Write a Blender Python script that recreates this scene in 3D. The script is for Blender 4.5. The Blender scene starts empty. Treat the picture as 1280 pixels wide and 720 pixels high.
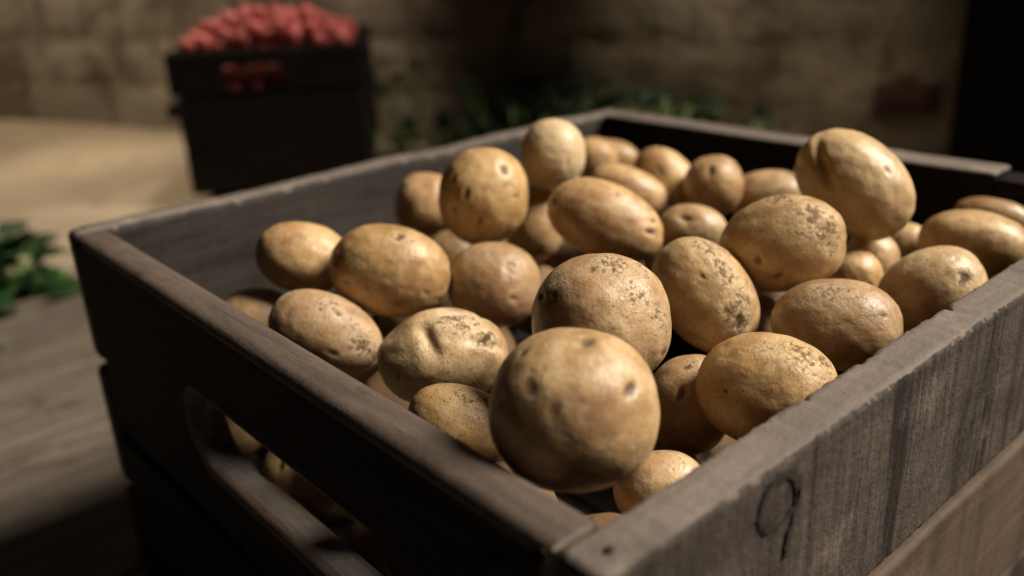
import bpy, bmesh, math, random
import numpy as np
from mathutils import Vector, Matrix
sc = bpy.context.scene
COL = sc.collection
PI = math.pi
POTS = {
 'front': ((0.0453, 0.0545, 0.0052), (0.0253, 0.0244, 0.0249), 0),
 'mid': ((0.0981, 0.0928, 0.0052), (0.0257, 0.0245, 0.025), 0),
 'heart': ((0.0761, 0.1633, -0.0249), (0.0275, 0.0208, 0.0212), 8),
 'low_front': ((0.052, 0.1221, -0.0302), (0.0208, 0.014, 0.0143), -12),
 'wall_left': ((0.0521, 0.2169, -0.0225), (0.0263, 0.017, 0.0174), -24),
 'left_oval': ((0.0782, 0.2, 0.004), (0.0262, 0.0199, 0.0203), -10),
 'left_pale': ((0.0727, 0.2691, -0.0051), (0.0228, 0.0177, 0.0181), -12),
 'left_shadow': ((0.049, 0.2802, -0.0351), (0.0199, 0.0167, 0.017), 0),
 'dark_mid': ((0.1356, 0.1996, -0.02), (0.0225, 0.0206, 0.021), 0),
 'tall_round': ((0.1618, 0.2361, 0.0122), (0.0233, 0.0253, 0.0237), 0),
 'far_left': ((0.1863, 0.3225, -0.0151), (0.0197, 0.0202, 0.0201), 0),
 'pale_top': ((0.225, 0.2492, 0.0199), (0.0187, 0.0205, 0.0191), 0),
 'two_eyed': ((0.2003, 0.1862, 0.0001), (0.0311, 0.0192, 0.0196), -24),
 'behind_two': ((0.216, 0.257, -0.0201), (0.0178, 0.0216, 0.0182), 0),
 'back_small': ((0.3371, 0.3244, -0.0152), (0.015, 0.015, 0.0153), 0),
 'back_orange': ((0.3671, 0.3317, -0.0202), (0.018, 0.012, 0.0122), -15),
 'back_long': ((0.2736, 0.2348, -0.0093), (0.0251, 0.0145, 0.0148), -25),
 'back_patch': ((0.3083, 0.2324, -0.0112), (0.024, 0.016, 0.0163), -48),
 'back_round': ((0.3053, 0.1969, -0.005), (0.018, 0.018, 0.0184), 0),
 'dimple': ((0.2522, 0.1712, -0.0152), (0.0194, 0.0143, 0.0146), -8),
 'steep': ((0.1683, 0.0995, -0.0071), (0.0267, 0.0193, 0.0197), -55),
 'back_flat': ((0.3381, 0.1807, -0.0167), (0.0233, 0.016, 0.0163), 5),
 'speckled_big': ((0.2085, 0.0883, 0.0075), (0.0272, 0.0213, 0.0217), 10),
 'peak': ((0.2729, 0.0919, 0.0202), (0.0305, 0.0214, 0.0218), -42),
 'pair_front': ((0.2577, 0.0802, -0.0202), (0.0137, 0.0137, 0.0139), 0),
 'pair_back': ((0.2886, 0.0874, -0.0202), (0.0132, 0.0136, 0.0135), -20),
 'behind_peak': ((0.3318, 0.0917, -0.0252), (0.0141, 0.0116, 0.0118), 0),
 'right_long': ((0.3258, 0.0536, -0.0151), (0.0266, 0.0167, 0.017), -10),
 'far_right': ((0.3932, 0.0725, -0.0202), (0.017, 0.009, 0.0091), -8),
 'right_eye': ((0.2528, 0.0409, -0.0151), (0.0224, 0.0185, 0.0189), 25),
 'right_mid': ((0.1923, 0.0521, -0.015), (0.0256, 0.0185, 0.0188), -5),
 'right_front': ((0.1273, 0.0409, -0.0152), (0.0245, 0.018, 0.0184), -8),
 'dark_dimple': ((0.1275, 0.0744, -0.0337), (0.0167, 0.0192, 0.017), 0),
 'lowest': ((0.0831, 0.0517, -0.0402), (0.0164, 0.0136, 0.0139), 0),
 'tiny_brown': ((0.2063, 0.096, -0.0302), (0.0073, 0.0088, 0.0074), 0),
 'peek': ((0.1768, 0.2856, -0.0302), (0.0113, 0.0103, 0.0105), 0),
 'handle_left': ((0.0404, 0.3141, -0.0987), (0.0226, 0.0279, 0.0231), -25),
 'handle_right': ((0.0361, 0.2145, -0.0907), (0.0257, 0.0184, 0.0187), -30),
}
FILL = [(0.148,0.0848,-0.0629,0.0206), (0.3179,0.0897,-0.077,0.0259), (0.157,0.3061,-0.0798,0.021), (0.3679,0.1346,-0.0731,0.0259), (0.2131,0.2162,-0.0848,0.0195), (0.1289,0.1405,-0.0632,0.0225), (0.1089,0.2499,-0.0847,0.0256), (0.2719,0.1966,-0.0626,0.0187), (0.3879,0.331,-0.0812,0.02), (0.3495,0.1901,-0.0737,0.0238), (0.0744,0.0486,-0.1222,0.0211), (0.0654,0.3542,-0.0828,0.0244), (0.1787,0.0429,-0.0713,0.0225), (0.0751,0.2045,-0.1169,0.0232), (0.3399,0.3112,-0.0673,0.0222), (0.2534,0.2902,-0.0668,0.0258), (0.084,0.2111,-0.0668,0.0202), (0.0459,0.0909,-0.0852,0.0211), (0.0649,0.2898,-0.1338,0.0188), (0.08,0.1269,-0.1156,0.023), (0.2981,0.1439,-0.0655,0.0183), (0.2658,0.3527,-0.0804,0.024), (0.2596,0.2431,-0.0772,0.0192), (0.077,0.3388,-0.1339,0.0184), (0.1431,0.3451,-0.0836,0.0203), (0.3316,0.2487,-0.0707,0.0228), (0.0742,0.1424,-0.0719,0.0241), (0.0438,0.0492,-0.0772,0.023), (0.0595,0.2495,-0.0886,0.0206), (0.336,0.0437,-0.076,0.0182), (0.1845,0.0915,-0.0788,0.0188), (0.1393,0.2152,-0.0651,0.0181), (0.1374,0.05,-0.0819,0.021), (0.0397,0.156,-0.0983,0.02), (0.0551,0.171,-0.1292,0.0182), (0.0448,0.2551,-0.1271,0.0196), (0.1924,0.3287,-0.0804,0.0185), (0.213,0.2542,-0.0667,0.0194), (0.1949,0.3635,-0.0591,0.0189), (0.2933,0.2643,-0.0722,0.0183), (0.2583,0.0404,-0.0734,0.021), (0.0358,0.0395,-0.1336,0.0184), (0.3826,0.0851,-0.0655,0.0195)]

CAM = Vector((-0.119265, -0.111932, 0.137654)); FPX = 1112.196
MR = np.array([[0.747546, -0.662724, -0.044408], [0.275406, 0.248426, 0.928674], [0.604423, 0.706457, -0.368228]])
MR[0] /= np.linalg.norm(MR[0]); MR[1] -= MR[1].dot(MR[0])*MR[0]; MR[1] /= np.linalg.norm(MR[1]); MR[2] = -np.cross(MR[0], MR[1])
A_, B_, TE, TS, TB, FLOOR = 0.4324, 0.40, 0.0178, 0.0163, 0.0233, -0.24

# ------------------------------------------------------------------ helpers
def link(name, me, mat=None, parent=None, loc=(0,0,0)):
    o = bpy.data.objects.new(name, me); COL.objects.link(o)
    o.location = loc
    if mat: me.materials.append(mat)
    if parent: o.parent = parent
    return o
def tag(o, label=None, cat=None, group=None, kind=None):
    if label: o['label'] = label
    if cat: o['category'] = cat
    if group: o['group'] = group
    if kind: o['kind'] = kind
    return o
def thing(name, label, cat, loc=(0,0,0), rz=0, group=None):
    o = bpy.data.objects.new(name, None); COL.objects.link(o); o.empty_display_size = .02
    o.location = loc; o.rotation_euler = (0,0,rz)
    return tag(o, label, cat, group)
def mesh_np(name, V, F, attrs=None, smooth=True):
    me = bpy.data.meshes.new(name); me.from_pydata([tuple(v) for v in V], [], [tuple(f) for f in F])
    if smooth: me.polygons.foreach_set('use_smooth', [True]*len(me.polygons))
    for k, a in (attrs or {}).items():
        at = me.attributes.new(k, 'FLOAT', 'POINT'); at.data.foreach_set('value', np.asarray(a, dtype=np.float32))
    me.update(); return me

class NT:
    def __init__(s, name):
        s.m = bpy.data.materials.new(name); s.m.use_nodes = True; s.t = s.m.node_tree; s.n = s.t.nodes; s.l = s.t.links
        s.b = s.n['Principled BSDF']
    def new(s, typ, **kw):
        n = s.n.new(typ)
        for k, v in kw.items():
            if k in n.inputs: s.set(n.inputs[k], v)
            else: setattr(n, k, v)
        return n
    def set(s, sock, v):
        if isinstance(v, bpy.types.NodeSocket): s.l.new(v, sock)
        elif isinstance(v, bpy.types.Node): s.l.new(v.outputs[0], sock)
        else: sock.default_value = v
    def noise(s, vec, scale, detail=4, rough=.55, dist=0):
        n = s.new('ShaderNodeTexNoise'); s.set(n.inputs['Vector'], vec)
        for k, v in (('Scale', scale), ('Detail', detail), ('Roughness', rough), ('Distortion', dist)): n.inputs[k].default_value = v
        return n.outputs['Fac']
    def vor(s, vec, scale, feature='F1', rnd=1, out='Distance'):
        n = s.new('ShaderNodeTexVoronoi', feature=feature); s.set(n.inputs['Vector'], vec); n.inputs['Scale'].default_value = scale
        n.inputs['Randomness'].default_value = rnd
        return n.outputs[out]
    def ramp(s, x, lo, hi, a=0., b=1.):
        n = s.new('ShaderNodeMapRange'); n.interpolation_type = 'SMOOTHSTEP'
        s.set(n.inputs['Value'], x)
        for k, v in (('From Min', lo), ('From Max', hi), ('To Min', a), ('To Max', b)): n.inputs[k].default_value = v
        return n.outputs[0]
    def math(s, op, a, b=0., c=None):
        n = s.new('ShaderNodeMath', operation=op); s.set(n.inputs[0], a); s.set(n.inputs[1], b)
        if c is not None: s.set(n.inputs[2], c)
        return n.outputs[0]
    def mix(s, f, a, b):
        n = s.new('ShaderNodeMix', data_type='RGBA'); s.set(n.inputs[0], f)
        for i, v in ((6, a), (7, b)):
            if isinstance(v, tuple): v = (*v, 1)[:4]
            s.set(n.inputs[i], v)
        return n.outputs[2]
    def bump(s, h, strength, dist, prev=None):
        n = s.new('ShaderNodeBump'); n.inputs['Strength'].default_value = strength; n.inputs['Distance'].default_value = dist
        s.set(n.inputs['Height'], h)
        if prev: s.set(n.inputs['Normal'], prev)
        return n.outputs[0]
    def coords(s, scale=(1,1,1), rot=(0,0,0), rnd=True):
        tc = s.new('ShaderNodeTexCoord'); mp = s.new('ShaderNodeMapping'); s.l.new(tc.outputs['Object'], mp.inputs[0])
        mp.inputs['Scale'].default_value = scale; mp.inputs['Rotation'].default_value = rot
        if not rnd: return mp.outputs[0]
        oi = s.new('ShaderNodeObjectInfo'); m = s.math('MULTIPLY', oi.outputs['Random'], 17.3)
        cb = s.new('ShaderNodeCombineXYZ'); s.set(cb.inputs[0], m); s.set(cb.inputs[1], s.math('MULTIPLY', oi.outputs['Random'], 7.7)); s.set(cb.inputs[2], m)
        v = s.new('ShaderNodeVectorMath', operation='ADD'); s.l.new(mp.outputs[0], v.inputs[0]); s.l.new(cb.outputs[0], v.inputs[1])
        return v.outputs[0]
    def attr(s, name):
        n = s.new('ShaderNodeAttribute'); n.attribute_name = name; return n.outputs['Fac']

# ------------------------------------------------------------------ materials
def skin_material():
    t = NT('potato_skin'); v = t.coords()
    oi = t.new('ShaderNodeObjectInfo').outputs['Random']
    n1 = t.noise(v, 45, 4, .6); n2 = t.noise(v, 140, 5, .6); n3 = t.noise(v, 700, 4, .65)
    c = t.mix(t.ramp(n1, .34, .66), (.335, .19, .082), (.54, .353, .174))
    c = t.mix(t.ramp(t.math('ADD', n2, t.math('MULTIPLY', n3, .3)), .55, .85, 0, .45), c, (.66, .50, .30))
    c = t.mix(t.math('MULTIPLY', t.ramp(n3, .42, .72), .5), c, (.24, .13, .055))
    # bruised brown patches
    br = t.ramp(t.noise(v, 75, 4, .6, .6), .53, .69, 0, .5); c = t.mix(br, c, (.22, .11, .045))
    # lenticels and tiny specks
    sp = t.ramp(t.vor(v, 330), .08, .19, 1, 0); gate = t.ramp(t.noise(v, 60, 2), .38, .56)
    c = t.mix(t.math('MULTIPLY', t.math('MULTIPLY', sp, gate), .75), c, (.13, .065, .03))
    # scuffed, netted skin and soil where the tuber is dirty
    dirt = t.attr('dirt')
    dv = t.new('ShaderNodeVectorMath', operation='ADD'); t.l.new(v, dv.inputs[0])
    nn = t.new('ShaderNodeTexNoise'); t.l.new(v, nn.inputs['Vector']); nn.inputs['Scale'].default_value = 160
    sc_ = t.new('ShaderNodeVectorMath', operation='SCALE'); t.l.new(nn.outputs['Color'], sc_.inputs[0]); sc_.inputs['Scale'].default_value = .012; t.l.new(sc_.outputs[0], dv.inputs[1])
    net = t.ramp(t.vor(dv.outputs[0], 210, 'DISTANCE_TO_EDGE'), .015, .09, 1, 0)
    gn = t.noise(v, 420, 6, .72, .3)
    scuff = t.math('MULTIPLY', t.ramp(t.math('ADD', dirt, t.math('MULTIPLY', gn, .8)), .62, 1.1), .65)
    c = t.mix(scuff, c, (.58, .43, .26))
    c = t.mix(t.math('MULTIPLY', t.math('MULTIPLY', net, t.ramp(dirt, .15, .8)), .36), c, (.21, .115, .052))
    soil = t.ramp(t.math('ADD', t.math('MULTIPLY_ADD', t.math('FRACT', t.math('MULTIPLY', oi, 23.1)), .04, -.02), t.math('ADD', t.math('MULTIPLY', dirt, .285), gn)), .69, .80)
    c = t.mix(t.math('MULTIPLY', soil, .82), c, (.105, .055, .026))
    eye = t.attr('eye')
    e2 = t.ramp(t.math('ADD', eye, t.math('MULTIPLY', t.math('SUBTRACT', gn, .5), .8)), .10, .58)
    c = t.mix(t.math('MULTIPLY', e2, .85), c, (.10, .05, .022))
    # each tuber a little different
    hs = t.new('ShaderNodeHueSaturation'); t.set(hs.inputs['Color'], c)
    t.set(hs.inputs['Value'], t.math('MULTIPLY_ADD', oi, .20, .90)); t.set(hs.inputs['Saturation'], t.math('MULTIPLY_ADD', t.math('FRACT', t.math('MULTIPLY', oi, 9.7)), .14, .94))
    t.set(hs.inputs['Hue'], t.math('MULTIPLY_ADD', t.math('FRACT', t.math('MULTIPLY', oi, 5.3)), .008, .496))
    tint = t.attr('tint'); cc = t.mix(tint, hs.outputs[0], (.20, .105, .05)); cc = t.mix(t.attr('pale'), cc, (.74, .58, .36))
    t.set(t.b.inputs['Base Color'], cc)
    r = t.math('ADD', t.math('MULTIPLY_ADD', n2, .24, .30), t.math('MULTIPLY', t.math('MAXIMUM', soil, scuff), .22))
    t.set(t.b.inputs['Roughness'], r)
    t.set(t.b.inputs['Specular IOR Level'], t.math('MULTIPLY_ADD', t.math('MAXIMUM', soil, t.math('MULTIPLY', scuff, .8)), -.40, .50))
    t.b.inputs['Subsurface Weight'].default_value = .10; t.b.inputs['Subsurface Scale'].default_value = .004
    t.b.inputs['Subsurface Radius'].default_value = (1, .5, .2)
    h = t.bump(n3, .28, .0006); h = t.bump(t.noise(v, 260, 4), .5, .0008, h)
    h = t.bump(t.math('ADD', soil, t.math('MULTIPLY', net, t.math('MULTIPLY', dirt, -.5))), .5, .0006, h)
    t.set(t.b.inputs['Normal'], h)
    return t.m

def wood_material(name, dark, light, streak, s_slant=0., rough=.62, spec=.3, worn=.35, fine=1.0, sawk=.15, grk=1.):
    """weathered plank, grain along local x; saw marks across it"""
    t = NT(name)
    g = t.coords((9, 110, 110)); g2 = t.coords((30, 420, 420)); v = t.coords(); saw = t.coords((150, 150, 14), (0, s_slant, 0)); saw2 = t.coords((38, 38, 5), (0, s_slant*1.3, 0))
    wp = t.noise(t.coords((3, 22, 22)), 1.0, 3, .6, 1.2)
    n = t.noise(g, 1, 5, .62, .5); f = t.noise(g2, 1, 4, .6, .3); s = t.noise(saw, 1, 4, .65, .4)
    c = t.mix(t.ramp(t.math('ADD', t.math('MULTIPLY', n, grk), (1-grk)*.5), .3, .7), dark, light)
    c = t.mix(t.ramp(wp, .5, .72, 0, .6), c, streak)
    c = t.mix(t.ramp(s, .45, .72, 0, sawk), c, tuple(x*.45 for x in dark)); s3 = t.noise(saw2, 1, 4, .6, .5); c = t.mix(t.ramp(s3, .5, .7, 0, sawk*1.6), c, tuple(x*.4 for x in dark))
    c = t.mix(t.ramp(f, .55, .75, 0, .45*grk), c, tuple(x*.45 for x in dark))
    c = t.mix(t.ramp(t.noise(v, 30, 5, .65), .56, .75, 0, worn), c, tuple(min(1, x*1.7) for x in light))
    c = t.mix(t.ramp(t.noise(v, 18, 3, .5), .60, .74, 0, .6), c, tuple(x*.35 for x in dark))
    t.set(t.b.inputs['Base Color'], c)
    t.set(t.b.inputs['Roughness'], t.math('MULTIPLY_ADD', f, .3, rough-.15)); t.b.inputs['Specular IOR Level'].default_value = spec
    h = t.bump(n, .35*grk, .0010); h = t.bump(s, 1.2*sawk*fine, .0008, h); h = t.bump(f, .5*fine*grk, .0005, h); h = t.bump(t.noise(v, 330, 4, .6), .4*fine, .0008, h); h = t.bump(t.noise(v, 900, 3, .6), .35*fine, .0004, h)
    t.set(t.b.inputs['Normal'], h)
    return t.m

SKIN = skin_material()
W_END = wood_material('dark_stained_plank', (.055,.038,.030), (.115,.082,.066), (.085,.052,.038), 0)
W_TOP = wood_material('pale_plank_top', (.11,.086,.073), (.205,.165,.142), (.09,.068,.057), 0, .75, .25, .5, 1.6, .1, .5)  # paler tone for the upward faces of the top boards
W_TOPB = wood_material('brown_plank_top', (.062,.044,.035), (.130,.096,.078), (.055,.038,.030), 0, .65, .3, .45, 1.0, .1, 1.)  # browner tone for the upward faces of the near end board
W_FACE = wood_material('painted_shade_face', (.008,.006,.005), (.018,.012,.010), (.013,.009,.007), 0, .75, .12, .2)  # near-black: shade on the end faces put into the wood colour
W_SIDE = wood_material('rough_sawn_plank', (.040,.031,.026), (.120,.094,.080), (.034,.025,.020), math.radians(14), .75, .25, .5, 2.2, .7, .35)
W_SIDE2 = wood_material('brown_lower_plank', (.070,.045,.031), (.125,.085,.058), (.10,.06,.035), math.radians(14), .7, .25, .3, 1.1, .3, .6)
W_LEFT = wood_material('grey_brown_plank', (.022,.018,.016), (.052,.042,.037), (.032,.026,.022), 0, .65, .25, .3)
W_DARK = wood_material('near_black_shade', (.006,.004,.003), (.013,.008,.006), (.010,.006,.005), 0, .7, .12, .1)

# ------------------------------------------------------------------ planks
def plank(L, Wd, Hh, bev=.0035, seg=3, wob=.0006, seed=0, nx=40, outline=None):
    """plank spanning 0..L in x, 0..Wd in y, -Hh..0 in z, rounded edges, slightly uneven"""
    rng = np.random.default_rng(seed)
    bm = bmesh.new(); bmesh.ops.create_cube(bm, size=1)
    for v in bm.verts: v.co = Vector(((v.co.x+.5)*L, (v.co.y+.5)*Wd, (v.co.z-.5)*Hh))
    bmesh.ops.bevel(bm, geom=list(bm.edges), offset=bev, segments=seg, profile=.6, affect='EDGES')
    for k in range(1, nx):
        x = L*k/nx
        bmesh.ops.bisect_plane(bm, geom=bm.verts[:]+bm.edges[:]+bm.faces[:], plane_co=(x,0,0), plane_no=(1,0,0))
    ph = rng.uniform(0, 6.28, 8); fr = rng.uniform(8, 90, 8)
    chip = {}
    for v in bm.verts:
        x = v.co.x
        if nx > 60:
            v.co += Vector(rng.normal(size=3))*.00016
            if v.co.z > -bev*1.2 and (v.co.y < bev or v.co.y > Wd-bev):
                key = (round(x*260), v.co.y > Wd/2); chip.setdefault(key, max(0, rng.normal()-1.1)*.0009); v.co.z -= chip[key]; v.co.y += chip[key]*(.7 if v.co.y < Wd/2 else -.7)
        s = sum(math.sin(fr[i]*x+ph[i]) for i in range(4))/4; s2 = sum(math.sin(fr[i]*x+ph[i]) for i in range(4, 8))/4
        v.co.z += s*wob*(1 if v.co.z > -Hh/2 else -1); v.co.y += s2*wob*(.7 if v.co.y > Wd/2 else -.7)
    me = bpy.data.meshes.new('plank'); bm.to_mesh(me); bm.free()
    me.polygons.foreach_set('use_smooth', [True]*len(me.polygons))
    return me
def wn(o, ang=.5):
    m = o.modifiers.new('wn', 'WEIGHTED_NORMAL'); m.keep_sharp = True; return o

def slot_panel(L, T, z0, z1, slot, bev=.003, name='panel'):
    """upright end board: 0..L (local x), thickness T (local y), z0>z>z1, with a rounded handle slot (x0,x1,zt,zb)"""
    def rrect(x0, x1, zt, zb, r, n=8, top_r=None):
        pts = []
        tr = top_r if top_r is not None else r
        for cx, cz, a0, rr in ((x1-r, zb+r, -90, r), (x1-tr, zt-tr, 0, tr), (x0+tr, zt-tr, 90, tr), (x0+r, zb+r, 180, r)):
            for k in range(n+1):
                a = math.radians(a0+90*k/n); pts.append((cx+rr*math.cos(a), cz+rr*math.sin(a)))
        return pts
    bm = bmesh.new()
    def ring(pts, y): return [bm.verts.new((x, y, z)) for x, z in pts]
    outer = rrect(0, L, z0, z1, .002, 8); inner = rrect(*slot)
    N = len(outer)
    def inset(pts, d):  # move toward centroid-ish by offsetting along normals
        out = []
        for i in range(len(pts)):
            a = Vector(pts[i-1]); b = Vector(pts[(i+1) % len(pts)]); t = (b-a)
            if t.length < 1e-9: out.append(pts[i]); continue
            t.normalize(); nrm = Vector((-t.y, t.x)); out.append((pts[i][0]+nrm.x*d, pts[i][1]+nrm.y*d))
        return out
    rings_o, rings_i = [], []
    prof = [(bev, 0.), (bev*.3, bev*.3), (0, bev)]
    ys = [(d, y) for d, y in prof] + [(d, T-y) for d, y in reversed(prof)]
    for d, y in ys:
        rings_o.append(ring(inset(outer, d), y)); rings_i.append(ring(inset(inner, -d), y))
    for R_, fl in ((rings_o, False), (rings_i, True)):
        for j in range(len(R_)-1):
            for i in range(N):
                q = (R_[j][i], R_[j][(i+1) % N], R_[j+1][(i+1) % N], R_[j+1][i])
                bm.faces.new(q[::-1] if fl else q)
    for j, fl in ((0, False), (-1, True)):
        for i in range(N):
            q = (rings_o[j][i], rings_i[j][i], rings_i[j][(i+1) % N], rings_o[j][(i+1) % N])
            bm.faces.new(q[::-1] if fl else q)
    bmesh.ops.remove_doubles(bm, verts=bm.verts, dist=1e-6)
    bmesh.ops.recalc_face_normals(bm, faces=bm.faces)
    me = bpy.data.meshes.new(name); bm.to_mesh(me); bm.free()
    me.polygons.foreach_set('use_smooth', [True]*len(me.polygons))
    return me

def cone_nail(r=.0022, h=.0006):
    bm = bmesh.new(); bmesh.ops.create_uvsphere(bm, u_segments=16, v_segments=8, radius=1)
    for v in bm.verts: v.co = Vector((v.co.x*r, v.co.y*r, v.co.z*h))
    me = bpy.data.meshes.new('nail'); bm.to_mesh(me); bm.free(); me.polygons.foreach_set('use_smooth', [True]*len(me.polygons)); return me
tn = NT('rusty_nail'); tn.set(tn.b.inputs['Base Color'], (.035,.02,.014,1)); tn.b.inputs['Roughness'].default_value = .7; tn.b.inputs['Metallic'].default_value = .4; NAIL = tn.m
tp = NT('black_paint'); v_ = tp.coords(); tp.set(tp.b.inputs['Base Color'], tp.mix(tp.ramp(tp.noise(v_, 500, 4), .45, .7), (.012,.010,.009), (.045,.035,.03))); tp.b.inputs['Roughness'].default_value = .7; PAINT = tp.m; tp.set(tp.b.inputs['Base Color'], tp.mix(tp.ramp(tp.noise(v_, 420, 5, .7), .50, .66), (.014,.011,.009), (.045,.035,.030)))

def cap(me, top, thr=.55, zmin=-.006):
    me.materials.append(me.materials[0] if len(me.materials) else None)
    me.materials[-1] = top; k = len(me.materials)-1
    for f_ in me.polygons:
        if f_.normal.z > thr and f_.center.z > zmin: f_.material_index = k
ZB = [(0, .0764), (-.0804, .0776), (-.1625, .0775)]
def put(name, me, mat, parent, loc, rz=0, label=None):
    o = link(name, me, mat, parent, loc); o.rotation_euler = (0,0,rz); wn(o)
    if label: o['label'] = label
    return o
crate = thing('potato_crate', 'dark weathered wooden crate full of potatoes with handle slot and painted 9', 'crate')
# right long side (y = 0), left long side (y = B_)
put('side_board', plank(A_, TS, ZB[0][1], .0034, 4, .0007, 1, 240), W_SIDE, crate, (0,0,0), 0, 'top grey board of the near side with rough saw marks and a painted 9')
put('side_board', plank(A_, TS, ZB[1][1], .0030, 3, .0006, 2), W_SIDE2, crate, (0,-.0012,ZB[1][0]), 0, 'browner middle board of the near side')
put('side_board', plank(A_, TS, ZB[2][1], .0030, 3, .0006, 3), W_SIDE, crate, (0,0,ZB[2][0]))
for i, (z, h) in enumerate(ZB):
    put('side_board', plank(A_, TS, h-.0012*i, .0058, 4, .0012, 10+i, 150), W_LEFT, crate, (-.001*i, B_-TS, z-(0, .001, .001)[i]))
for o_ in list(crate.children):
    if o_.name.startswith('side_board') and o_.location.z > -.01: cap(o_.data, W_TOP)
# far end (x = A_)
feb = plank(B_-TS-.079-.001, TB, ZB[0][1], .003, 3, .0005, 20); feb.materials.append(W_FACE); cap(feb, W_TOP)  # inner face carries the painted shade, top stays pale
put('end_board', feb, None, crate, (A_, .079, 0), PI/2, 'top board of the far end, without its shaded rest')
for i in (1, 2):
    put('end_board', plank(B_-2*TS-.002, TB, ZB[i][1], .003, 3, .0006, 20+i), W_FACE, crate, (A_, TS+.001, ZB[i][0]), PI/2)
put('corner_piece', plank(.0785-TS-.001, TB, .0734, .002, 2, .0004, 24, 6), W_DARK, crate, (A_-.001, TS+.001, -.003), PI/2, 'added near-black piece in place of the shaded rest of the far top board')  # near-black stand-in for the shadowed end of the far board
# near end (x = 0): the board with the handle slot, and the ones below
LE = B_-2*TS-.0008
W_SLOT = wood_material('painted_lit_handle_wood', (.075,.065,.058), (.135,.118,.106), (.12,.09,.07), 0, .7, .25, .4)  # slot faces made paler, light on the rim put into the colour
sl = (.098-TS, .2570-TS, -.0450, -.0815, .0175, 8, .012)
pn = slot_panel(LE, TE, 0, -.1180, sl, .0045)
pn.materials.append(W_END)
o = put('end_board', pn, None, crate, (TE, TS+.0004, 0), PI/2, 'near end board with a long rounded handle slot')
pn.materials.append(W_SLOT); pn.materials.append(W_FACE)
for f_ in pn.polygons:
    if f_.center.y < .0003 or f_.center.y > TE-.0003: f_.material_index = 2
    c_ = f_.center
    if sl[0]-.0005 < c_.x < sl[1]+.0005 and sl[3]-.0005 < c_.z < sl[2]+.0005 and .0005 < c_.y < TE-.0005: f_.material_index = 1
cap(pn, W_TOPB, .35)
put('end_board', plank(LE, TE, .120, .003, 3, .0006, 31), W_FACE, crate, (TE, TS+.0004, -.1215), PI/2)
# bottom boards, corner posts
for k in range(5):
    put('bottom_board', plank(B_-2*TS-.004, .072, .010, .002, 2, .0003, 40+k, 12), W_DARK, crate, (TE+.078+k*.0755, TS+.002, -.229), PI/2)
for (x, y, w, d) in ((A_-TB-.021, B_-TS-.021, .020, .020), (A_-TB-.021, TS+.001, .020, .020)):
    put('corner_piece', plank(.19, w, d, .002, 2, .0003, 50), W_END, crate, (x+d, y, -.228), 0).rotation_euler = (0, -PI/2, 0)
for (x, y) in ((.0095, .0072), (.0075, B_-.0085), (A_-.012, B_-.0085)):
    n = link('nail', cone_nail(.0014), NAIL, crate, (x, y, .0004))
for (x, z) in ((.012, -.030), (.012, -.060), (.010, -.1), (.010, -.14)):
    n = link('nail', cone_nail(), NAIL, crate, (x, -.0006 if z > -.08 else -.0018, z)); n.rotation_euler = (PI/2, 0, 0)
# painted number 9: hand-drawn ribbon laid on the outer face of the top side board
def ribbon(strokes, y=-.00085, th=.0003):
    V, F = [], []
    rng = np.random.default_rng(3)
    for pts in strokes:
        P = [np.array(p[:2]) for p in pts]; Wd = [p[2] for p in pts]
        Q, WQ = [], []
        n = len(P)
        for i in range(n-1):
            p0, p1, p2, p3 = P[max(i-1,0)], P[i], P[i+1], P[min(i+2,n-1)]
            for k in range(8):
                u = k/8; Q.append(.5*((2*p1)+(-p0+p2)*u+(2*p0-5*p1+4*p2-p3)*u*u+(-p0+3*p1-3*p2+p3)*u**3)); WQ.append(Wd[i]*(1-u)+Wd[i+1]*u)
        Q.append(P[-1]); WQ.append(Wd[-1])
        b0 = len(V)
        for i, q in enumerate(Q):
            t = Q[min(i+1,len(Q)-1)]-Q[max(i-1,0)]; t = t/np.linalg.norm(t); nn = np.array([-t[1], t[0]])
            w = WQ[i]*2.0*(1+.3*rng.normal()*.6)
            a, b = q+nn*w, q-nn*w
            V += [(a[0], y, a[1]), (b[0], y, b[1]), (a[0], y-th*-1, a[1]), (b[0], y-th*-1, b[1])]
        m = len(Q)
        for i in range(m-1):
            r = b0+4*i; s = r+4
            F += [(r, r+1, s+1, s), (r, s, s+2, r+2), (r+1, r+3, s+3, s+1)]
        F += [(b0, b0+2, b0+3, b0+1), (b0+4*(m-1), b0+4*(m-1)+1, b0+4*(m-1)+3, b0+4*(m-1)+2)]
    me = mesh_np('mark', V, F, smooth=False); return me
loop = [(.0636,-.0172,.0011),(.0619,-.0140,.0008),(.0624,-.0095,.0006),(.0655,-.0058,.0005),(.0705,-.0045,.0006),(.0762,-.0062,.0008),(.0797,-.0108,.0008),(.0800,-.0150,.0006),(.0785,-.0184,.0004),(.0739,-.0208,.0003),(.0680,-.0200,.0006),(.0640,-.0176,.0012)]
tail = [(.0802,-.0130,.0005),(.0800,-.0180,.0005),(.0788,-.0232,.0004),(.0772,-.0287,.0007),(.0764,-.0330,.0005),(.0762,-.0350,.0002)]
link('painted_number', ribbon([loop, tail]), PAINT, crate)

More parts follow.
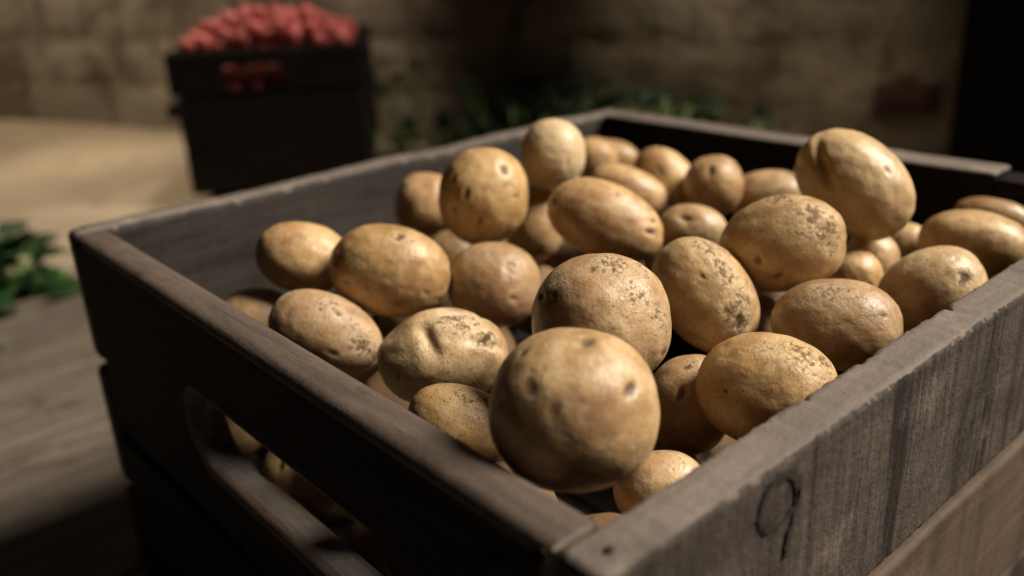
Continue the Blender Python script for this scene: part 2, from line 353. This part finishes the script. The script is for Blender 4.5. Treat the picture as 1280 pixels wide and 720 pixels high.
# ------------------------------------------------------------------ potatoes
_ico = {}
def ico(sub):
    if sub not in _ico:
        bm = bmesh.new(); bmesh.ops.create_icosphere(bm, subdivisions=sub, radius=1)
        bm.verts.ensure_lookup_table()
        _ico[sub] = (np.array([v.co[:] for v in bm.verts]), [tuple(v.index for v in f.verts) for f in bm.faces]); bm.free()
    n = _ico[sub][0]; return n/np.linalg.norm(n, axis=1, keepdims=True), _ico[sub][1]
def lowfreq(N, rng, fmin, fmax, k=10):
    s = np.zeros(len(N))
    for _ in range(k):
        d = rng.normal(size=3); d /= np.linalg.norm(d); s += np.sin(N@d*rng.uniform(fmin, fmax)+rng.uniform(0, 6.28))
    return s/k**.5
def make_potato_mesh(S, seed, sub, eyes, dirts, dents, taper=0., lump=.035, tint=0., extra_eyes=8):
    """S semi-axes (m). eyes: (unit dir, width, depth, dark); dirts: (dir, radius, amount); dents: (dir, width vec, depth)"""
    rng = np.random.default_rng(seed); N, F = ico(sub); S = np.array(S)
    pw = 2.14; r = (np.abs(N)**pw).sum(1)**(-1/pw)+lump*lowfreq(N, rng, 1.2, 3.2, 8)*.8+lump*.42*lowfreq(N, rng, 3.5, 8, 8)-lump*.9*np.maximum(0, lowfreq(N, rng, 2, 4, 5)-.6)+.0045*lowfreq(N, rng, 14, 26, 12)
    eye = np.zeros(len(N)); dirt = np.zeros(len(N))
    E = list(eyes)
    for _ in range(extra_eyes):
        d = rng.normal(size=3); d /= np.linalg.norm(d)
        if d[2] > .15 and eyes: d[2] *= -1       # the far side of tubers whose seen side is given
        E.append((d, rng.uniform(.07, .12), rng.uniform(.02, .04), rng.uniform(.3, .8)))
    for d, w, dep, dark in E:
        d = np.array(d)/np.linalg.norm(d)
        up = np.cross(d, rng.normal(size=3)); up /= np.linalg.norm(up); sd = np.cross(d, up)
        x, y = N@up, N@sd; m = (N@d > 0)
        q = (x/(w*1.35))**2+(y/(w*.8))**2
        g = np.exp(-q)*m; g2 = np.exp(-((x/(w*2.6))**2+((y-w*.5)/(w*1.9))**2))*m
        r += -1.35*dep*g+dep*.35*g2
        eye = np.maximum(eye, dark*np.exp(-q*1.15)*m)
    for d, rad, am in dirts:
        d = np.array(d)/np.linalg.norm(d); a = np.arccos(np.clip(N@d, -1, 1)); dirt = np.maximum(dirt, am*np.exp(-(a/rad)**2))
    for d, up, wx, wy, dep in dents:
        d = np.array(d)/np.linalg.norm(d); up = np.array(up); up = up-up.dot(d)*d; up /= np.linalg.norm(up); sd = np.cross(up, d)
        x, y = N@sd, N@up; r -= dep*np.exp(-(x/wx)**2-(y/wy)**2)*(N@d > 0)
    P = N*S*r[:, None]
    if taper: k = 1+taper*N[:, 0]; P[:, 1] *= k; P[:, 2] *= k
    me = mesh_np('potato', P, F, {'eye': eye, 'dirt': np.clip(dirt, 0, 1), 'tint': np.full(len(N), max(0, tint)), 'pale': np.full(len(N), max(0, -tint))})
    return me
def basis(P, ang):
    vd = np.array(P)-np.array(CAM); dist = vd@MR[2]; vd = vd/np.linalg.norm(vd)
    th = math.radians(ang); a1 = math.cos(th)*MR[0]+math.sin(th)*MR[1]; a1 -= a1.dot(vd)*vd; a1 /= np.linalg.norm(a1)
    a3 = -vd; a2 = np.cross(a3, a1)
    return np.array([a1, a2, a3]), dist
def local_dir(P, S, ang, px, py):
    """direction on the tuber (its own axes) of a mark known by where it sits on the tuber's visible side"""
    q = MR@(np.array(P)-np.array(CAM)); cx, cy = 640+FPX*q[0]/q[2], 360-FPX*q[1]/q[2]
    dx, dy = (px-cx)*q[2]/FPX, -(py-cy)*q[2]/FPX; th = math.radians(ang)
    u = (math.cos(th)*dx+math.sin(th)*dy)/S[0]; v = (-math.sin(th)*dx+math.cos(th)*dy)/S[1]
    rr = math.hypot(u, v)
    if rr > .97: u, v = u/rr*.97, v/rr*.97
    return np.array([u, v, math.sqrt(max(0, 1-u*u-v*v))])
# name: label, subdivision, eyes (px,py,w,depth,dark), dirt (px,py,radius,amount), options
I = {
'front': ('big round smooth potato nearest the camera, largest in the heap, with dark eyes', 6,
   [(782,489,.085,.045,.9),(735,434,.09,.03,.8),(670,487,.10,.02,.8),(636,505,.08,.015,.6),(697,515,.12,.012,.55),(660,448,.06,.015,.6),(758,424,.05,.02,.7)], [(735,436,.22,.45),(775,485,.3,.35)], dict(lump=.02)),
'mid': ('large round potato with flecks of soil on top, directly behind the big nearest one', 6,
   [(682,372,.07,.03,.8),(742,341,.06,.015,.7),(825,440,.08,.02,.6)], [(765,335,.35,.9),(700,365,.3,.7),(820,400,.3,.75),(800,340,.25,.8),(790,372,.3,.6)], dict(lump=.025)),
'heart': ('heart-shaped lumpy potato with soil in its crease, left of the big nearest one', 6,
   [(607,423,.08,.05,1),(500,470,.06,.02,.6)], [(570,400,.5,.9),(608,425,.3,1),(540,440,.4,.5),(500,455,.3,.5)],
   dict(lump=.03, dents=[((584,386),80,.50,.16,.26),((535,424),20,.36,.11,.12),((606,430),70,.3,.10,.08),((470,395),0,.5,.35,.10)])),
'low_front': ('half-hidden potato squeezed between the near end board and the big nearest one', 5,
   [(548,507,.05,.02,.5)], [(580,500,.5,.8),(600,520,.4,.6)], dict(lump=.03)),
'wall_left': ('oval potato with a sooty right tip leaning over the near end board on the left', 6,
   [(420,392,.07,.03,.9),(416,440,.08,.02,.7),(400,388,.05,.02,.6)], [(450,430,.4,1),(410,380,.3,.7),(465,445,.3,1),(440,410,.3,.6)], dict(lump=.025)),
'left_oval': ('glossy oval potato with one speckled eye on top, upper left of the heap', 6,
   [(500,298,.085,.035,.95),(530,365,.05,.015,.6),(437,352,.07,.012,.5),(548,375,.05,.01,.5)], [(500,300,.28,.7),(535,355,.25,.4)], dict(lump=.02)),
'left_pale': ('matt pale brown potato at the far left, beside the glossy oval one', 5,
   [(352,345,.10,.015,.5)], [], dict(lump=.03)),
'left_shadow': ('potato in the left corner, half lit and half in deep shadow', 5, [], [], dict(lump=.03)),
'dark_mid': ('potato in deep shade at the middle of the heap, right of the glossy oval one', 6,
   [(640,372,.07,.02,.6)], [(610,320,.4,.6),(640,330,.3,.6)], dict(lump=.03, tint=.4)),  # tint puts part of the shade into the skin colour
'tall_round': ('upright round potato with several dark eyes, high on the left of the heap', 6,
   [(628,214,.10,.05,.75),(584,243,.08,.04,1),(569,226,.07,.03,.8),(570,262,.07,.03,.8),(600,275,.08,.02,.6),(641,246,.05,.03,.5)], [(628,214,.2,.3)], dict(lump=.03)),
'far_left': ('small plain potato peeping out behind the upright round one on its left', 5, [], [], dict(lump=.03)),
'pale_top': ('pale yellow potato catching the light on top at the back left, before the long side', 6,
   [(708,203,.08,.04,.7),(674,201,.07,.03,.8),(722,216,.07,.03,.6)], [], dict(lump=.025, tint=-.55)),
'two_eyed': ('long smooth potato with an eye at each end, lying in the upper middle', 6,
   [(696,252,.09,.06,.8),(810,290,.085,.05,.95),(815,277,.07,.04,.6),(770,245,.07,.015,.4)], [(810,290,.2,.5),(765,242,.3,.3)], dict(lump=.02)),
'behind_two': ('shaded potato behind the left end of the long two-eyed one', 5, [], [], dict(lump=.03)),
'back_small': ('small pale potato at the back, just right of the pale yellow top one', 5, [], [], dict(lump=.03)),
'back_orange': ('small orange-tinged potato at the very back by the far left corner', 5, [], [], dict(lump=.03, tint=.25)),
'back_long': ('long pale potato lying behind the two-eyed one', 5, [(800,250,.06,.02,.4)], [], dict(lump=.02)),
'back_patch': ('slanting oval potato with a brown patch, at the back centre', 5,
   [(826,214,.15,.02,.8),(854,245,.10,.01,.6)], [(826,214,.3,.5)], dict(lump=.02)),
'back_round': ('round potato with a single dark eye on its face, at the back', 5,
   [(888,214,.14,.08,1)], [], dict(lump=.03)),
'dimple': ('squat potato with a deep dimple on top, in the centre of the heap', 6,
   [(855,273,.15,.06,.8)], [], dict(lump=.03, dents=[((858,274),0,.36,.24,.10)])),
'steep': ('upright oval potato flecked with soil on its right flank, right of the centre', 6,
   [(878,347,.06,.02,.7),(920,398,.10,.04,1),(905,385,.06,.02,.8)], [(918,395,.4,1),(880,310,.4,.8),(905,340,.35,.8),(925,370,.3,.8)], dict(lump=.025)),
'back_flat': ('smooth flattish potato half-hidden below the topmost one, at the back', 5, [], [(985,222,.3,.3)], dict(lump=.03)),
'speckled_big': ('large potato freckled with dark specks over its right side, below the topmost one', 6,
   [(975,248,.08,.03,.9),(950,325,.09,.03,.8),(973,345,.08,.03,.8)], [(975,250,.35,1),(1030,290,.5,.95),(1010,270,.4,.9),(1040,310,.3,.8)], dict(lump=.03, tint=.15)),
'peak': ('topmost potato, big and smooth with a side lobe, rising above the far end board', 6,
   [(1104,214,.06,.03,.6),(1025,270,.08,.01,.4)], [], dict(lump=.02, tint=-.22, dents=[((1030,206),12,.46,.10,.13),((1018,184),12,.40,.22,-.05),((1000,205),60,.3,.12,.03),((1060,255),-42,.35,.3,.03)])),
'pair_front': ('small lumpy potato wedged right below the freckled large one', 5,
   [(1084,358,.12,.04,.9)], [(1050,325,.5,.7),(1084,360,.3,.8)], dict(lump=.035)),
'pair_back': ('small potato just behind the lumpy wedged one, under the topmost', 5, [], [(1080,310,.5,.4)], dict(lump=.035)),
'behind_peak': ('small potato showing beside the lower right of the topmost one', 5, [(1118,287,.06,.02,.5)], [], dict(lump=.03)),
'right_long': ('long potato resting against the near side board at the far right', 5,
   [(1275,291,.10,.04,.8)], [(1190,275,.4,.4)], dict(lump=.03)),
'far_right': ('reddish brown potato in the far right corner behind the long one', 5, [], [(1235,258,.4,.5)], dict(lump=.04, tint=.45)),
'right_eye': ('potato with one big sooty eye, leaning on the near side board at the right', 6,
   [(1202,348,.11,.04,1),(1199,355,.08,.02,1)], [(1202,349,.22,.9),(1155,325,.4,.6)], dict(lump=.025)),
'right_mid': ('wide potato speckled along its top, between the scuffed one and the sooty-eyed one', 6,
   [(1002,427,.06,.02,.6),(1098,395,.06,.02,.6)], [(1040,365,.5,.75),(1000,380,.3,.6),(1090,395,.3,.5)], dict(lump=.03, tint=.15)),
'right_front': ('broad potato with scuffed peeling skin on its upper right, by the near side board', 6,
   [(911,489,.05,.02,.8),(905,498,.05,.01,.5)], [(1000,445,.45,.9),(1025,455,.35,.9),(960,440,.4,.6)], dict(lump=.02)),
'dark_dimple': ('shaded potato with a navel-like dimple, tucked behind the big nearest one on its right', 6,
   [(852,493,.11,.07,1),(860,463,.08,.03,.7),(878,459,.06,.03,.7)], [(868,460,.35,.7)], dict(lump=.03, tint=.25)),  # skin tinted darker to deepen its shade
'lowest': ('low potato down in the near corner, under the big nearest one', 5, [], [(850,575,.4,.4)], dict(lump=.03)),
'tiny_brown': ('tiny brown potato in the gap right of the upright flecked one', 5, [], [], dict(lump=.05, tint=.5)),
'peek': ('sliver of a potato in shade between the glossy oval one and the upright round one', 5, [], [], dict(lump=.03, tint=.2)),  # darker skin tone adds to the shade of the gap
'handle_left': ('potato seen through the left end of the handle slot', 5, [], [(300,540,.5,.4)], dict(lump=.03)),
'handle_right': ('potato seen through the right part of the handle slot', 6, [(353,583,.10,.04,.8)], [(400,590,.5,.5)], dict(lump=.03)),
}
SHIFT = {'tiny_brown': 1.35, 'peek': 1.5, 'back_small': 1.1, 'back_orange': 1.1, 'far_right': 1.15, 'back_patch': 1.1}
GROUP = 'potatoes heaped in the crate'
for i, (k, (P, S, ang)) in enumerate(POTS.items()):
    label, sub, eyes, dirts, opt = I[k]; opt = dict(opt)
    Bm, dist = basis(P, ang)
    if k == 'left_oval':      # sits a little deeper in the heap
        P = tuple(np.array(CAM)+(np.array(P)-np.array(CAM))*1.07); S = tuple(x*1.07 for x in S)
    if k == 'right_front': S = (S[0], .0203, .0200)
    if k in ('peek',): P = tuple(np.array(P)+np.array([0,0,-.006]))
    S = tuple(s*SHIFT.get(k, 1) for s in S)
    E = [(local_dir(P, S, ang, x, y), w, d, dk) for x, y, w, d, dk in eyes]
    D = [(local_dir(P, S, ang, x, y), r, a) for x, y, r, a in dirts]
    dn = []
    for (c, dirang, wx, wy, dep) in opt.pop('dents', []):
        a = math.radians(dirang-ang); dn.append((local_dir(P, S, ang, *c), (math.cos(a), math.sin(a), 0), wx, wy, dep))
    me = make_potato_mesh(S, 100+i, sub, E, D, dn, **opt)
    o = link('potato', me, SKIN)
    M4 = Matrix.Identity(4)
    for r in range(3):
        for c in range(3): M4[r][c] = Bm[c][r]
    M4.translation = Vector(P); o.matrix_world = M4
    tag(o, label, 'potato', GROUP)
rng = np.random.default_rng(77); fm = []
for s in range(6):
    fm.append(make_potato_mesh((1.12, .97, .93), 500+s, 5, [], [(rng.normal(size=3), .9, .8)], [], lump=.045, extra_eyes=7, tint=.9)); fm[-1].materials.append(SKIN)  # strong tint paints the darkness of the gaps into buried tubers
for i, (x, y, z, r) in enumerate(FILL+[(.044,.044,-.055,.024), (.098,.043,-.082,.024), (.046,.092,-.062,.024)]):
    o = link('potato', fm[i % 6], None, None, (x, y, z)); o.scale = (r,)*3; o.rotation_euler = tuple(rng.uniform(0, 6.28, 3))
    tag(o, 'potato buried in the dark lower layers of the heap in the big crate', 'potato', 'buried potatoes under the heap')

# ------------------------------------------------------------------ background: small crate with red potatoes
bc = np.array([.409, 1.313]); bd = bc+.262*np.array([.82, -.572])*1.17; ux = (bd-bc); WB = float(np.linalg.norm(ux)); yaw = math.atan2(ux[1], ux[0])
HB = -.01-FLOOR; DB = .34
bcr = thing('red_potato_crate', 'small dark wooden crate heaped with red potatoes standing before the stone wall', 'crate', (bc[0], bc[1], -.01), yaw)
slb = (.084, .180, -.024, -.062, .012, 8, .008)
put('end_board', slot_panel(WB, .015, 0, -.066, slb, .003), W_DARK, bcr, (0, 0, 0))
put('end_board', plank(WB-.014, .014, .080, .004, 2, .0006, 61), W_DARK, bcr, (.007, .001, -.072))
put('end_board', plank(WB-.014, .014, .072, .004, 2, .0006, 62), W_DARK, bcr, (.007, .001, -.156))
for z, h in ((0, .066), (-.072, .080), (-.156, .072)):
    put('side_board', plank(DB-.016, .014, h, .004, 2, .0006, 63), W_DARK, bcr, (.0145 if z == 0 else .018, .0155, z), PI/2)
    put('side_board', plank(DB-.016, .014, h, .004, 2, .0006, 64), W_DARK, bcr, (WB-.0005 if z == 0 else WB-.004, .0155, z), PI/2)
    put('end_board', plank(WB, .014, h, .004, 2, .0006, 65), W_DARK, bcr, (0, DB, z))
for x in (-.010,): put('batten', plank(.03, .05, .020, .006, 2, .0004, 66, 4), W_DARK, bcr, (x, -.004, -.080))
put('bottom_board', plank(WB-.034, DB-.03, .010, .002, 2, .0003, 67, 4), W_DARK, bcr, (.017, .016, -.218))
tr = NT('red_skin'); v_ = tr.coords()
tr.set(tr.b.inputs['Base Color'], tr.mix(tr.ramp(tr.noise(v_, 3, 3), .4, .65), (.36,.035,.040), (.62,.17,.15))); tr.b.inputs['Roughness'].default_value = .4
rmesh = [make_potato_mesh((1.05, .98, .96), 700+s, 3, [], [], [], lump=.03, extra_eyes=3) for s in range(4)]
for m in rmesh: m.materials.append(tr.m)
R3 = np.random.default_rng(8); placed = []
cy_, sy_ = math.cos(yaw), math.sin(yaw)
def htop(u, w):   # heap height over the rim, u across 0..1, w depth 0..1
    return (.014+.036*math.exp(-((u-.40)/.27)**2)+.020*math.exp(-((u-.72)/.16)**2))*(math.sin(PI*min(1, w*1.15+.12))**.6 if w < .85 else .4)
tries = 0
while len(placed) < 230 and tries < 30000:
    tries += 1
    r = R3.uniform(.0105, .0155); x = R3.uniform(.016+r, WB-.016-r); y = R3.uniform(.017+r, DB-.018-r)
    if tries < 300: x = R3.uniform(.08, .19); y = .017+r; 
    h = htop(x/WB, y/DB)*(1+.25*math.sin(x*95)*math.sin(y*80+1))
    z = h-r*R3.uniform(.3, 2.2)
    if tries < 300: z = R3.uniform(-.07, -.025)
    if all((x-a)**2+(y-b)**2+(z-c)**2 > ((r+d)*(1.0 if tries > 300 else .9))**2 for a, b, c, d in placed): placed.append((x, y, z, r))
for i, (x, y, z, r) in enumerate(placed):
    X = bc[0]+cy_*x-sy_*y; Y = bc[1]+sy_*x+cy_*y
    o = link('red_potato', rmesh[i % 4], None, None, (X, Y, -.01+z)); o.scale = (r,)*3; o.rotation_euler = tuple(R3.uniform(0, 6.28, 3))
    tag(o, 'small red potato in the blurred heap on the crate behind', 'red potato', 'small red potatoes in the far crate')

# ------------------------------------------------------------------ floor, wall
tf = NT('earth_floor'); v_ = tf.coords(rnd=False)
c = tf.mix(tf.ramp(tf.noise(v_, 3.5, 5, .6), .35, .65), (.28,.22,.155), (.40,.32,.225))
c = tf.mix(tf.ramp(tf.noise(v_, 14, 4, .6), .55, .72, 0, .5), c, (.20,.14,.085))
tf.set(tf.b.inputs['Base Color'], c); tf.b.inputs['Roughness'].default_value = .9
tf.set(tf.b.inputs['Normal'], tf.bump(tf.noise(v_, 40, 6), .5, .01))
def sheet(name, x0, x1, y0, y1, z, n, mat):
    V = [(x0+(x1-x0)*i/n, y0+(y1-y0)*j/n, z) for j in range(n+1) for i in range(n+1)]
    F = [(j*(n+1)+i, j*(n+1)+i+1, (j+1)*(n+1)+i+1, (j+1)*(n+1)+i) for j in range(n) for i in range(n)]
    return link(name, mesh_np(name, V, F), mat)
tag(sheet('floor', -6, 8, -6, 8, FLOOR-.022, 20, tf.m), kind='structure')
# plank deck under the big crate
W_DECK = wood_material('worn_floor_plank', (.105,.083,.065), (.20,.162,.128), (.12,.09,.068), 0, .7, .25, .4)
deck = thing('plank_platform', 'low platform of worn grey-brown planks under the potato crate', 'platform', (.02, 1.02, FLOOR), 0)
for k in range(16):
    put('plank', plank(2.2, .118, .021, .002, 2, .0006, 80+k, 10), W_DECK, deck, (-1.25, -.12*(k+1), 0))
# stone wall
W0 = np.array([.49, 2.47]); wd = np.array([.397, -.918]); wd /= np.linalg.norm(wd); wyaw = math.atan2(wd[1], wd[0])
ts_ = NT('old_stone'); v_ = ts_.coords(rnd=False)
cell = ts_.attr('cell'); mort = ts_.attr('mortar'); red = ts_.attr('red')
c = ts_.mix(cell, (.22,.185,.14), (.30,.255,.195))
c = ts_.mix(ts_.ramp(ts_.noise(v_, 6, 6, .65, .6), .46, .66, 0, .85), c, (.085,.058,.042))
c = ts_.mix(ts_.math('MULTIPLY', mort, .35), c, (.31,.25,.175)); c = ts_.mix(red, c, (.085,.030,.020))
c = ts_.mix(ts_.ramp(ts_.noise(v_, 3, 3, .5), .55, .7, 0, .5), c, (.12,.09,.055))
c = ts_.mix(ts_.ramp(ts_.noise(v_, 11, 6, .7, .3), .50, .62, 0, .6), c, (.34,.28,.20)); c = ts_.mix(ts_.ramp(ts_.noise(ts_.coords((16,16,5), rnd=False), 1, 4, .6), .54, .68, 0, .7), c, (.09,.055,.036)); c = ts_.mix(ts_.math('MULTIPLY', red, .85), c, (.065,.024,.018))
ts_.set(ts_.b.inputs['Base Color'], c); ts_.b.inputs['Roughness'].default_value = .9
ts_.set(ts_.b.inputs['Normal'], ts_.bump(ts_.noise(v_, 45, 6, .65), .6, .012))
def wall_uv(px, py):   # where a wall feature of the photograph stands: along-wall metres, height
    d = MR.T@np.array([(px-640)/FPX, -(py-360)/FPX, 1.]); nrm = np.array([-wd[1], wd[0], 0]); C3 = np.array(CAM)
    t = ((np.array([*W0, 0])-C3)@nrm)/(d@nrm); P = C3+t*d; return float((P[:2]-W0)@wd), float(P[2])
print('wall', [wall_uv(x, y) for x, y in ((0,0),(130,150),(640,60),(1127,125),(1196,100))])
def wall_mesh():
    L0, L1, H0, H1, st = -1.6, wall_uv(1196, 100)[0]+.15, -.28, 1.3, .0125
    rg = np.random.default_rng(21)
    nx = int((L1-L0)/st); nz = int((H1-H0)/st)
    X, Z = np.meshgrid(L0+np.arange(nx+1)*st, H0+np.arange(nz+1)*st); X = X.ravel(); Z = Z.ravel()
    D = np.zeros(len(X)); cell = np.zeros(len(X)); mort = np.ones(len(X)); red = np.zeros(len(X))
    z = H0
    stones = []
    while z < H1:
        h = rg.uniform(.07, .13); x = L0-rg.uniform(0, .2)
        while x < L1:
            w = rg.uniform(.10, .26); stones.append((x, x+w, z, z+h, rg.uniform(), rg.uniform(.002, .009), rg.random() < .035 and x < .7)); x += w
        z += h
    stones = [s for s in stones if not (s[0] < BR[0]+.09 and s[1] > BR[0]-.09 and s[2] < BR[1]+.05 and s[3] > BR[1]-.05)]
    stones.append((BR[0]-.058, BR[0]+.058, BR[1]-.036, BR[1]+.036, .1, .012, True))
    for (a, b, c0, c1, cv, dp, rd) in stones:
        cx, cz, hx, hz = (a+b)/2, (c0+c1)/2, (b-a)/2-.008, (c1-c0)/2-.008
        wob = .006*np.sin(X*31+cx*50)+.005*np.sin(Z*43+cz*60)
        q = (np.abs((X-cx+wob)/hx))**5+(np.abs((Z-cz+wob)/hz))**5
        m = q < 1
        D[m] = dp*(1-q[m])**.4; cell[m] = cv; mort[m] = 0; red[m] = 1. if rd else 0
    D += .003*np.sin(X*17)*np.sin(Z*23)
    V = np.stack([X, -D, Z], 1)
    F = [(j*(nx+1)+i, j*(nx+1)+i+1, (j+1)*(nx+1)+i+1, (j+1)*(nx+1)+i) for j in range(nz) for i in range(nx)]
    return V, F, dict(cell=cell, mortar=mort, red=red)
BR = wall_uv(1127, 125)
V, F, at = wall_mesh()
wall = link('stone_wall', mesh_np('stone_wall', V, F, at), ts_.m, None, (W0[0], W0[1], 0)); wall.rotation_euler = (0, 0, wyaw)
tag(wall, 'old pale stone wall with a dark red brick in it, closing the background', 'wall')
added_block = link('shade_block', plank(1.8, .20, .22, .01, 3, .002, 90, 20), W_DARK);  # added black block where the wall fades into shade
e = wall_uv(1196, 100); pp = W0+wd*e[0]
added_block.rotation_euler = (0, -PI/2, wyaw); added_block.location = (pp[0]-wd[1]*0, pp[1], FLOOR-.022)
pn_ = np.array([wd[1], -wd[0]]); pn_ = pn_ if pn_@(np.array(CAM)[:2]-W0) > 0 else -pn_
added_block.location = (pp[0]+pn_[0]*.06, pp[1]+pn_[1]*.06, FLOOR-.022); wn(added_block)
tag(added_block, 'thick black block added for the darkness at the right end of the stone wall', 'added_block')

# ------------------------------------------------------------------ leafy greens
td = NT('dark_leaf_green'); v_ = td.coords(); td.set(td.b.inputs['Base Color'], td.mix(td.ramp(td.noise(v_, 25, 3), .35, .65), (.006,.020,.006), (.012,.040,.009))); td.b.inputs['Roughness'].default_value = .6
tl = NT('leaf_green'); v_ = tl.coords()
oi = tl.new('ShaderNodeObjectInfo')
tl.set(tl.b.inputs['Base Color'], tl.mix(tl.ramp(tl.noise(v_, 25, 3), .35, .65), (.007,.026,.007), (.026,.075,.014))); tl.b.inputs['Roughness'].default_value = .5
tl.b.inputs['Subsurface Weight'].default_value = .0
ty = NT('leaf_stem'); ty.set(ty.b.inputs['Base Color'], (.16,.24,.07,1)); ty.b.inputs['Roughness'].default_value = .5
def leaves(n, sx, sy, sz, ll, seed, lean=None):
    rg = np.random.default_rng(seed); V, F = [], []; SV, SF = [], []
    for k in range(n):
        base = np.array([rg.normal()*sx*.35, rg.normal()*sy*.35, 0]); az = rg.uniform(0, 6.28); L = ll*rg.uniform(.6, 1.2)
        el = rg.uniform(.15, 1.2); d = np.array([math.cos(az)*math.cos(el), math.sin(az)*math.cos(el), math.sin(el)])
        if lean is not None: d = d+np.array(lean); d /= np.linalg.norm(d)
        sd = np.cross(d, (0,0,1)); sd /= np.linalg.norm(sd); st = base+d*sz*rg.uniform(.2, 1)
        for q in (0, 1):
            pass
        b0 = len(SV); rr = .0015
        for pt in (base, st):
            for c4 in range(4): a = c4*PI/2; SV.append(pt+sd*rr*math.cos(a)+np.cross(sd, d)*rr*math.sin(a))
        SF += [(b0+c4, b0+(c4+1) % 4, b0+4+(c4+1) % 4, b0+4+c4) for c4 in range(4)]
        b = len(V); m = 8; up = np.cross(sd, d)
        for i in range(m+1):
            u = i/m; wdt = L*.36*math.sin(PI*u**.75)**.8*(1+.15*math.sin(u*25+k)); ctr = st+d*L*u-np.array([0,0,1])*L*.45*u*u
            for s, hgt in ((-1, .22), (-.5, .06), (0, 0), (.5, .06), (1, .22)): V.append(ctr+sd*wdt*s+up*wdt*(hgt+.12*math.sin(u*14+s*3+k)))
        for i in range(m):
            for j in range(4): a = b+i*5+j; F.append((a, a+1, a+6, a+5))
    V = np.array(V); SV = np.array(SV); V[:, 2] = np.maximum(V[:, 2], .004); SV[:, 2] = np.maximum(SV[:, 2], .002)
    return V, F, SV, SF
def greens(name, label, loc, n, sx, sy, sz, ll, seed, cat='leafy greens', lean=None, mat=None):
    V, F, SV, SF = leaves(n, sx, sy, sz, ll, seed, lean); k = len(V)
    me = mesh_np('foliage', np.vstack([V, SV]), F+[tuple(i+k for i in f) for f in SF]); me.materials.append(mat or tl.m); me.materials.append(ty.m)
    me.polygons.foreach_set('material_index', [0]*len(F)+[1]*len(SF))
    o = link(name, me, None, None, loc); m = o.modifiers.new('s', 'SOLIDIFY'); m.thickness = .0006; tag(o, label, cat)
FZ = FLOOR-.022
greens('leafy_greens', 'bunch of green leaves on the floor left of the potato crate', (.045, 1.12, FZ), 95, .09, .17, .10, .075, 1)
0 and greens('leafy_greens', 'sparse pale green leaves on the lit floor behind the left corner of the potato crate', (.28, 1.40, FZ), 26, .035, .035, .012, .05, 2)
greens('leafy_plant', 'small green plant sprouting right of the red potato crate by the wall', (.88, 1.20, FZ), 22, .05, .10, .09, .05, 3, 'plant')
greens('leafy_plant', 'dark low bush behind the far end board of the potato crate', (.98, .92, FZ), 620, .10, .36, .165, .045, 4, 'plant', mat=td.m)
greens('climbing_plant', 'dark upright plant close beside the right side of the red potato crate', (.80, 1.26, FZ), 12, .02, .03, .20, .035, 5, 'plant', lean=(0,0,1.2), mat=td.m)

# ------------------------------------------------------------------ camera and light
cd = bpy.data.cameras.new('camera'); cam = bpy.data.objects.new('camera', cd); COL.objects.link(cam); sc.camera = cam
cd.sensor_width = 36; cd.lens = FPX/1280*36; cd.clip_start = .01; cd.clip_end = 60
M4 = Matrix.Identity(4)
for r in range(3): M4[r][0] = MR[0][r]; M4[r][1] = MR[1][r]; M4[r][2] = -MR[2][r]
M4.translation = CAM; cam.matrix_world = M4
cd.dof.use_dof = True; cd.dof.focus_distance = .318; cd.dof.aperture_fstop = 5.2
def aim(o, frm, to):
    o.location = frm; o.rotation_euler = (Vector(to)-Vector(frm)).to_track_quat('-Z', 'Y').to_euler()
def area(name, frm, to, size, power, col):
    l = bpy.data.lights.new(name, 'AREA'); l.shape = 'RECTANGLE'; l.size, l.size_y = size; l.energy = power; l.color = col
    o = bpy.data.objects.new(name, l); COL.objects.link(o); aim(o, frm, to); return o
def spot(name, frm, to, ang, blend, power, col, rad=.05):
    l = bpy.data.lights.new(name, 'SPOT'); l.spot_size = math.radians(ang); l.spot_blend = blend; l.energy = power; l.color = col; l.shadow_soft_size = rad
    o = bpy.data.objects.new(name, l); COL.objects.link(o); aim(o, frm, to); return o
KD = Vector((.50, -.47, .72)).normalized(); KT = Vector((.22, .15, 0))
spot('window_light', tuple(KT+KD*3.4), tuple(KT), 40, .9, 1130, (1, .915, .77), .62)
wn_ = np.array([wd[1], -wd[0]]); wn_ = wn_ if wn_@(np.array(CAM)[:2]-W0) > 0 else -wn_
def wl(s, out, h, s2, h2, ang, power):
    f_ = W0+wd*s+wn_*out; t_ = W0+wd*s2
    return spot('wall_fill', (f_[0], f_[1], h), (t_[0], t_[1], h2), ang, 1, power, (1, .84, .62), .06)  # added unseen spot that brightens a stretch of the wall
spot('floor_fill', (.0, 2.1, 1.7), (.36, 1.60, FLOOR), 34, 1, 130, (1, .84, .62), .1)
spot('floor_fill', (.12, 1.7, 1.3), (-.08, .66, FLOOR), 38, 1, 3, (1, .88, .76), .1)  # added weak spot lifting the floor left of the crate
spot('crate_fill', (.95, 1.25, 1.3), (.58, 1.33, 0), 24, 1, 48, (1, .86, .7), .08)  # added spot to brighten the red heap, no lamp stands there
wl(.2, .6, 1.5, .25, -.05, 46, 100)
wl(1.05, .45, 1.3, 1.02, -.05, 20, 55)
wl(1.80, .5, 1.3, 1.82, -.05, 27, 52)
w = bpy.data.worlds.new('World'); sc.world = w; w.use_nodes = True
w.node_tree.nodes['Background'].inputs[0].default_value = (1, .86, .70, 1); w.node_tree.nodes['Background'].inputs[1].default_value = .0012
sc.view_settings.view_transform = 'Standard'; sc.view_settings.look = 'None'; sc.view_settings.exposure = 0; sc.view_settings.gamma = 1
sc.cycles.use_denoising = True; sc.cycles.diffuse_bounces = 2; sc.cycles.max_bounces = 6
